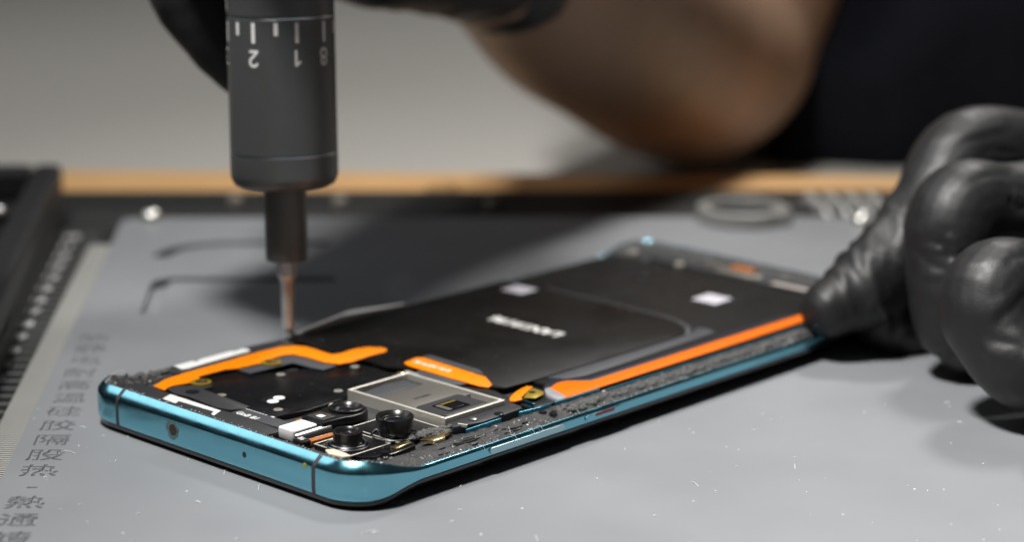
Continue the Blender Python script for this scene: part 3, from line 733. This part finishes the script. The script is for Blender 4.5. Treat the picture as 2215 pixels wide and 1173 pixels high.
# far end: loudspeaker block, screws and connectors
plate('speaker_block', rrect(12, 60, 147.4, 152.8, .8), 5.4, 6.9, M['darkplastic'], bevel=.25)
for u, v in ((7.0, 148.5), (21.4, 147.0), (40.6, 149.8), (56.5, 150)):
    MB().lathe(u, v, [(1.2, 6.3), (1.2, 7.1), (.8, 7.4), (.01, 7.42)], 24).build('screw', M['dullscrew'], ph, smooth=40)
plate('copper_flex', [(31.5, 151.8), (37.5, 151.8), (37.5, 154.2), (31.5, 154.2)], 6.6, 7.5, M['brown'], bevel=.1, label='orange brown flex piece at the far end')
plate('antenna_trace', [(45.5, 147.6), (55.5, 147.8), (55.5, 149.4), (45.5, 149.2)], 6.9, 7.0, mat('pink_grey', (.50, .44, .40), .5), bevel=0)
plate('antenna_trace', [(24, 152), (30, 152), (30, 153.2), (24, 153.2)], 6.9, 7.1, M['titan'], bevel=0)
plate('usb_shell', rrect(30, 40, 147.6, 151, .8), 6.4, 7.2, M['titan'], bevel=.2)
OFF = Vector((0, 0, 0))

# ================================================================== screwdriver
tip = Vector((-45.55, -.2, 6.9))
AX = Vector((-.020, .075, 1)).normalized()
sd = empty('screwdriver', tip, label='grey metal torque screwdriver with white scale touching the phone', cat='screwdriver')
sd.rotation_mode = 'QUATERNION'
sd.rotation_quaternion = Vector((0, 0, 1)).rotation_difference(AX)
HB = 29.6
body = MB().lathe(0, 0, [(8.6, HB-.0), (9.6, HB+.5), (10.15, HB+1.6), (10.3, HB+2.4), (10.3, HB+6.3)], 96).build('handle_collar', M['driver'], sd, smooth=30)
MB().lathe(0, 0, [(10.3, HB+6.32), (10.36, HB+6.5), (10.3, HB+6.75)], 96, False, False).build('handle_ring', M['driver_edge'], sd, smooth=60)
handle = MB().lathe(0, 0, [(10.05, HB+6.5), (10.28, HB+6.78), (10.22, HB+32.3), (10.1, HB+32.5)], 96).build('handle_sleeve', M['driver'], sd, smooth=30)
MB().lathe(0, 0, [(10.2, HB+32.4), (10.28, HB+32.6), (10.2, HB+32.9)], 96, False, False).build('handle_ring', M['driver_edge'], sd, smooth=60)
MB().lathe(0, 0, [(10.0, HB+32.7), (10.2, HB+33.0), (10.2, HB+70), (9.2, HB+82), (8.6, HB+84)], 96).build('handle_grip', M['driver'], sd, smooth=30)
MB().lathe(0, 0, [(3.4, 14.9), (4.0, 15.1), (4.08, 16), (4.08, HB+.2)], 64).build('chuck', M['driver_neck'], sd, smooth=30)
MB().lathe(0, 0, [(1.35, 11.0), (1.95, 11.9), (1.95, 15.2)], 6).build('bit_hex', M['steel'], sd, bevel=.12)
MB().lathe(0, 0, [(.55, -.75), (.95, -.3), (1.0, .4), (1.1, 1.5), (1.25, 1.6), (1.3, 10.4), (1.5, 11.3)], 32).build('bit_shaft', M['steel'], sd, smooth=30)
def on_barrel(ang, h, vs, fs, name, r=10.27, flip=True):
    """wrap flat shapes (x = round the barrel, y = along it) onto the sleeve; ang 0 faces the camera"""
    out = []
    for x, y, z in vs:
        if flip: x, y = -x, -y
        a = ang+x/r-PI/2
        out.append(((r+.02+z*.5)*math.cos(a), (r+.02+z*.5)*math.sin(a), h+y))
    return MB().add(out, fs).build(name, M['marks'], sd)
def tick(ang, h0, h1, w):
    vs, fs = [], []
    for i in range(5):
        x = -w/2+w*i/4
        vs += [(x, -(h1-h0)/2, .03), (x, (h1-h0)/2, .03)]
    fs = [(2*i, 2*i+2, 2*i+3, 2*i+1) for i in range(4)]
    on_barrel(ang, (h0+h1)/2, vs, fs, 'scale_mark', 10.24, False)
def arcp(cx, cy, r, a0, a1, n=14, sy=1.): return [(cx+r*math.cos(rad(a0+(a1-a0)*i/n)), cy+r*sy*math.sin(rad(a0+(a1-a0)*i/n))) for i in range(n+1)]
DIG = {'1': [[(.25, -1.5), (.25, 1.5)], [(.35, 1.45), (-.65, .62)]],
       '2': [arcp(0, .68, .80, 165, -38)+[(-.86, -1.28)], [(-.95, -1.27), (.92, -1.27)]],
       '3': [arcp(0, .72, .72, 150, -90), arcp(0, -.70, .82, 90, -150)],
       '8': [arcp(0, .74, .68, 0, 360), arcp(0, -.70, .80, 0, 360)],
       '7': [[(-.9, 1.3), (.9, 1.3), (-.1, -1.5)]], '6': [arcp(0, -.65, .82, 0, 360), [(-.75, -.3), (.4, 1.5)]],
       '5': [[(.8, 1.3), (-.6, 1.3), (-.7, .2)], arcp(-.05, -.5, .9, 120, -140)], '4': [[(.4, -1.5), (.4, 1.4), (-.9, -.5), (.9, -.5)]]}
def digit(ch, w=.5):
    vs, fs = [], []
    for k, pl in enumerate(DIG[ch]):
        fine = []
        for i in range(len(pl)-1):
            n = max(1, int(math.dist(pl[i], pl[i+1])/.35))
            fine += [(pl[i][0]+(pl[i+1][0]-pl[i][0])*j/n, pl[i][1]+(pl[i+1][1]-pl[i][1])*j/n) for j in range(n)]
        fine.append(pl[-1])
        st = stroke(fine, w); n = len(fine); b0 = len(vs)
        vs += [(x, y, .03+.012*k) for x, y in st]
        fs += [(b0+i, b0+i+1, b0+2*n-2-i, b0+2*n-1-i) for i in range(n-1)]
    return vs, fs
T0 = HB+32.3
for a in (-70, -24.5, 22.5, 57, 102, 147, 192, 237): tick(rad(a), T0-4.3, T0-.5, .75)
for a in (-46, 0.5, 41+38, 124, 170, 215): tick(rad(a), T0-2.9, T0-.5, .8)
tick(rad(-74), T0+1.5, T0+4.6, .7)
for a, ch in ((-76, '3'), (-24.5, '2'), (22.5, '1'), (56, '8'), (102, '7'), (147, '6'), (192, '5'), (237, '4')):
    vs, fs = digit(ch)
    on_barrel(rad(a), T0-7.1, vs, fs, 'numeral', 10.24)

# ================================================================== person
pr = empty('person', (150, 480, 0), label='person in black shirt and black gloves leaning over the phone to work', cat='person')
PO = Vector((150, 480, 0))
def P(px, py, Y): return tuple(at(px, py, Y)-PO)
def W(p): return tuple(Vector(p)-PO)
wr = at(1060, -125, 125); el = at(1515, 118, 262)
hand_c = at(640, -260, 40)
# bare forearm, elbow and upper arm, running on into shoulders, trunk and the other arm: one skin
l_wr = Vector((200, 22, 48))
arm_tubes = [
    ([P(760, -230, 62), tuple(wr-PO), P(1290, 5, 190), tuple(el-PO), P(1600, -170, 300), W((150, 430, 230))], [17, 21, 31, 32.5, 38, 44]),
    ([W((150, 430, 230)), W((190, 470, 190)), W((200, 560, 120))], [60, 85, 80]),
    ([W((240, 430, 210)), W((300, 300, 120)), W((285, 160, 60)), tuple(l_wr-PO)], [45, 40, 33, 21]),
]
body_o = blend_body('body', arm_tubes, 3.0, 8, M['skin'], pr)
# shirt: trunk with sleeves, lying low over the desk
def cloth(c, n):
    c = Vector(c)
    return 8*noise.noise(Vector((c.x*.020+c.z*.006, c.y*.015, c.z*.004)))+3*noise.noise(Vector((c.x*.045, c.y*.04, c.z*.015)))
shirt = [
    ([P(1985, 60, 345), P(1930, 130, 325), P(1850, 215, 305)], [70, 66, 45]),
    ([P(1985, 60, 345), W((215, 480, 190)), W((205, 600, 130))], [74, 112, 112]),
    ([P(1700, -190, 318), W((165, 450, 235))], [47, 62]),
    ([W((250, 440, 215)), W((300, 310, 125)), W((288, 190, 70))], [62, 50, 40]),
    ([P(1680, 365, 262), P(1800, 250, 280), P(2040, 160, 310)], [8, 30, 55]),
]
blend_body('shirt', shirt, 3.5, 10, M['shirt'], pr, cloth)

# ---- glove holding the phone corner (right of the picture)
ax_i = [at(2420, 345, 46), at(2240, 335, 42), at(2092, 335, 37), at(2015, 450, 29), at(1950, 545, 22), at(1872, 622, 16), at(1795, 668, 12)]
idx = ([tuple(p-PO) for p in ax_i], [10.5, 9.2, 9.6, 8.7, 8.5, 8.0, 5.9])
mid = ([P(2520, 440, 22), P(2300, 446, 14), P(2170, 452, 9.5), P(2092, 452, 7), P(2062, 492, 5), P(2056, 590, 2), P(2066, 690, 0), P(2095, 742, 0)], [11, 9.6, 9.0, 9.7, 9.6, 8.6, 8.2, 6.4])
rng = ([P(2600, 570, -2), P(2400, 600, -14), P(2240, 624, -20), P(2162, 630, -23), P(2146, 672, -25), P(2172, 735, -28), P(2212, 785, -31), P(2270, 822, -31)], [11, 9.8, 9.2, 9.9, 9.8, 8.9, 8.5, 7.2])
pnk = ([P(2640, 700, -22), P(2500, 720, -34), P(2335, 760, -42), P(2370, 850, -44), P(2430, 880, -40)], [9.5, 9, 8.4, 7.8, 6.6])
thb = ([W((150, 42, 30)), W((118, 46, 22)), W((92, 34, 15)), P(1960, 690, 22), P(1925, 700, 19)], [13, 11.5, 9.5, 8.2, 6.5])
plm = ([tuple(l_wr+Vector((30, 25, 6))-PO), tuple(l_wr-PO), W((168, 28, 42)), W((140, 26, 42))], [25, 24, 26, 22])
plm2 = ([W((170, 12, 40)), W((142, 4, 38))], [22, 18]); plm3 = ([W((172, 0, 34)), W((150, -12, 30))], [20, 15])
axp = [Vector(p)-PO for p in ax_i]
def glove_disp(c, n):
    c = Vector(c); d = .12*noise.noise(c*.06)+.04*noise.noise(c*.3)
    # loose crinkles of the rubber round the outstretched finger
    best = None
    for i in range(2, len(axp)-1):
        a, b_ = axp[i], axp[i+1]; ab = b_-a; tq = max(0, min(1, (c-a).dot(ab)/ab.length_squared))
        q = a+ab*tq; dd = (c-q).length
        if best is None or dd < best[0]: best = (dd, i+tq, c-q)
    if best[0] < 11.5 and best[1] > 2.9:
        s = best[1]; m_ = min(1, (s-2.9)*1.5)*min(1, max(0, (6.2-s)))
        ang = math.atan2(best[2].z, best[2].x)
        wv = noise.noise(Vector((c.x*.20+c.z*.07, c.y*.10, c.z*.055-c.x*.02)))
        w2 = noise.noise(Vector((c.x*.36+c.z*.02, c.y*.16+5, c.z*.10)))
        d += m_*(1.3*(.42-1.5*abs(wv))+.45*(.45-1.5*abs(w2)))
    else:
        f1 = noise.noise(Vector((c.x*.03, c.y*.11, c.z*.13))); f2 = noise.noise(Vector((c.x*.06+9, c.y*.22, c.z*.26)))
        d += .14*(.35-1.3*abs(f1))+.08*(.35-1.3*abs(f2))
    d += folds(c)
    # creases at the bent middle joints
    for (kx, r_, amp) in creases:
        dd = (c-kx).length
        if dd < r_:
            f = (1-dd/r_)**2
            d -= amp*f*max(0, 1-3.0*abs(noise.noise(Vector((c.x*.10, c.y*.10, c.z*.28+kx.x)))))
    return d
FOLDS = [((2151, 335), (2230, 312), 2, .5), ((2036, 522), (2060, 556), -5, .6), ((2192, 434), (2222, 460), -2, .5), ((2150, 698), (2225, 640), -33, .20),
         ((2165, 732), (2225, 774), -34, .18), ((2122, 780), (2152, 796), -36, .22), ((2036, 766), (2072, 774), -6, .35), ((1985, 640), (2040, 690), -6, .16),
         ((2110, 384), (2200, 374), 0, .15), ((2180, 562), (2230, 552), -30, .18), ((2100, 300), (2190, 285), 26, .18)]
FOLDS = [(Vector(P(*a, Y)), Vector(P(*b_, Y)), amp) for a, b_, Y, amp in FOLDS]
def folds(c):
    # stretched creases of the thin rubber: a groove with a raised lip beside it
    d = 0
    for a, b_, amp in FOLDS:
        ab = b_-a; L = ab.length; tq = (c-a).dot(ab)/(L*L)
        if -.15 < tq < 1.15:
            w_ = c-(a+ab*tq); dep = w_.dot(Fv)
            if abs(dep) < 11:
                side = w_.dot(ab.cross(Fv).normalized())+.5*noise.noise(Vector((tq*3, amp*9, 0)))
                e = min(1, max(0, (tq+.15)*4))*min(1, max(0, (1.15-tq)*4))
                d += e*amp*(-math.exp(-(side/.85)**2)+.6*math.exp(-((side-1.9)/1.1)**2))
    return d
creases = [(Vector(P(2085, 345, 30)), 9, 1.0), (Vector(P(2035, 560, -2)), 9, 1.0), (Vector(P(2180, 345, 28)), 8, .8), (Vector(P(2130, 760, -38)), 8, .9), (Vector(P(2215, 430, 5)), 7, .8)]
blend_body('glove', [idx, mid, rng, pnk, thb, plm, plm2, plm3], .55, 5, M['glove'], pr, glove_disp)

# ---- glove gripping the screwdriver (top of the picture)
def A(h, side, depth): # point beside the driver: h along axis, side to the right, depth away from camera
    p = tip+AX*h; return tuple(p+Vector((side, depth, 0))-PO)
sp5 = ([P(640, -270, 62), P(480, -190, 44), P(412, -60, 32), P(470, 50, 26), P(565, 150, 22), P(625, 165, 22)], [12, 10.5, 9.6, 8.8, 7.8, 6.3])
sp4 = ([P(620, -455, 58), P(470, -395, 38), P(430, -295, 16), P(540, -225, 2), P(640, -205, -2)], [12, 10.5, 9.5, 8.5, 7])
sp3 = ([P(640, -535, 56), P(500, -495, 30), P(470, -385, 8), P(580, -325, -8), P(660, -305, -8)], [12, 10.5, 9.5, 8.5, 7])
sp2 = ([P(660, -595, 56), P(560, -565, 34), P(530, -465, 8), P(600, -405, -10)], [12, 10.5, 9.5, 8])
sp1 = ([P(820, -495, 70), P(830, -425, 40), P(780, -365, 14), P(730, -335, 2), P(690, -305, -4)], [14, 12.5, 10.5, 9.5, 7.5])
pal = ([P(600, -330, 66), P(700, -350, 68), P(780, -330, 72)], [20, 24, 22])
pal2 = ([P(660, -330, 70), P(800, -225, 76), P(940, -175, 95), tuple(wr-PO), P(1092, -98, 128)], [26, 24, 21.5, 20.5, 19.6])
blend_body('glove', [sp1, sp2, sp3, sp4, sp5, pal, pal2], .9, 4, M['glove'], pr, lambda c, n: .5*noise.noise(Vector(c)*.08)+.25*noise.noise(Vector(c)*.25))

# ================================================================== small things behind the mat
tr_ = empty('tape_ring', (0, 0, 0), label='pale clear tape ring lying flat behind the far mat edge', cat='tape ring')
c = at(1608, 449, 136)
MB().lathe(c.x, c.y, [(11.6, .5), (11.6, 3.2), (11.2, 3.5), (9.0, 3.5), (8.7, 3.2), (8.7, .5)], 64, False, False, sy=.95).build('tape', M['pale_plastic'], tr_, smooth=40)
MB().lathe(c.x, c.y, [(8.6, .6), (8.6, 2.6), (7.7, 2.6), (7.7, .6)], 64, False, False, sy=.95).build('core', M['grey_metal'], tr_, smooth=40)
c2 = at(1692, 462, 131)
pc = MB().lathe(c2.x, c2.y, [(2.3, .03), (2.5, .5), (2.5, 3.4), (2.0, 4.0), (.01, 4.1)], 28).build('cap', M['pale_plastic'], None, smooth=40)
tag(pc, 'small pale round cap standing right of the clear tape ring', 'cap')

rk = empty('spudger_rack', (0, 0, 0), label='black rack holding pale slanted spudgers behind the right mat corner', cat='rack')
a = at(1815, 450, 158)
MB().box(a.x-13, a.x+17, a.y-2, a.y+10, -2.9, -1.2).build('rack_base', M['case'], rk, bevel=1)
for k in range(4):
    p0 = at(1748+44*k, 428, 156); p1 = at(1800+44*k, 476, 148)
    s_ = empty('spudger', (0, 0, 0), label=('pale plastic spudger leaning in the rack nearest the clear tape ring', 'second pale spudger in the rack counted from the tape ring', 'third pale spudger in the rack counted from the tape ring', 'pale spudger in the rack nearest the holding glove')[k], cat='spudger', group='spudgers leaning in the black rack')
    MB().tube([p0, p0.lerp(p1, .55)], [1.6, 1.7], 14).build('shaft', M['pale_plastic'], s_, smooth=50)
    MB().tube([p0.lerp(p1, .58), p1], [1.35, .8], 14).build('blade', M['grey_metal'], s_, smooth=50)

# ================================================================== light
def area(name, loc, target, size, power, col, shape='DISK'):
    l = bpy.data.lights.new(name, 'AREA'); l.shape = shape; l.size = size*S; l.energy = power; l.color = col
    o = bpy.data.objects.new(name, l); COL.objects.link(o); o.location = Vector(loc)*S
    o.rotation_euler = (Vector(target)-Vector(loc)).to_track_quat('-Z', 'Y').to_euler()
    return o
area('lamp', (-125, -125, 500), (115, -70, 0), 80, 1.14, (1, .985, .96)).data.spread = rad(88)
area('lamp_back', (190, 470, 640), (60, 60, 0), 120, 2.5, (1, .975, .94))
area('reflection_panel', (-420, 150, 400), (-60, -60, 0), 320, .42, (.97, .98, 1))  # unseen soft panel added so the frame's chamfer has something bright to mirror
w = bpy.data.worlds.new('World'); scene.world = w; w.use_nodes = True
bg = w.node_tree.nodes['Background']; bg.inputs['Color'].default_value = (.9, .95, 1.0, 1); bg.inputs['Strength'].default_value = .03

scene.view_settings.view_transform = 'Standard'; scene.view_settings.look = 'None'
scene.view_settings.exposure = 0; scene.view_settings.gamma = 1
scene.render.engine = 'CYCLES'
scene.cycles.use_denoising = True
scene.cycles.max_bounces = 8
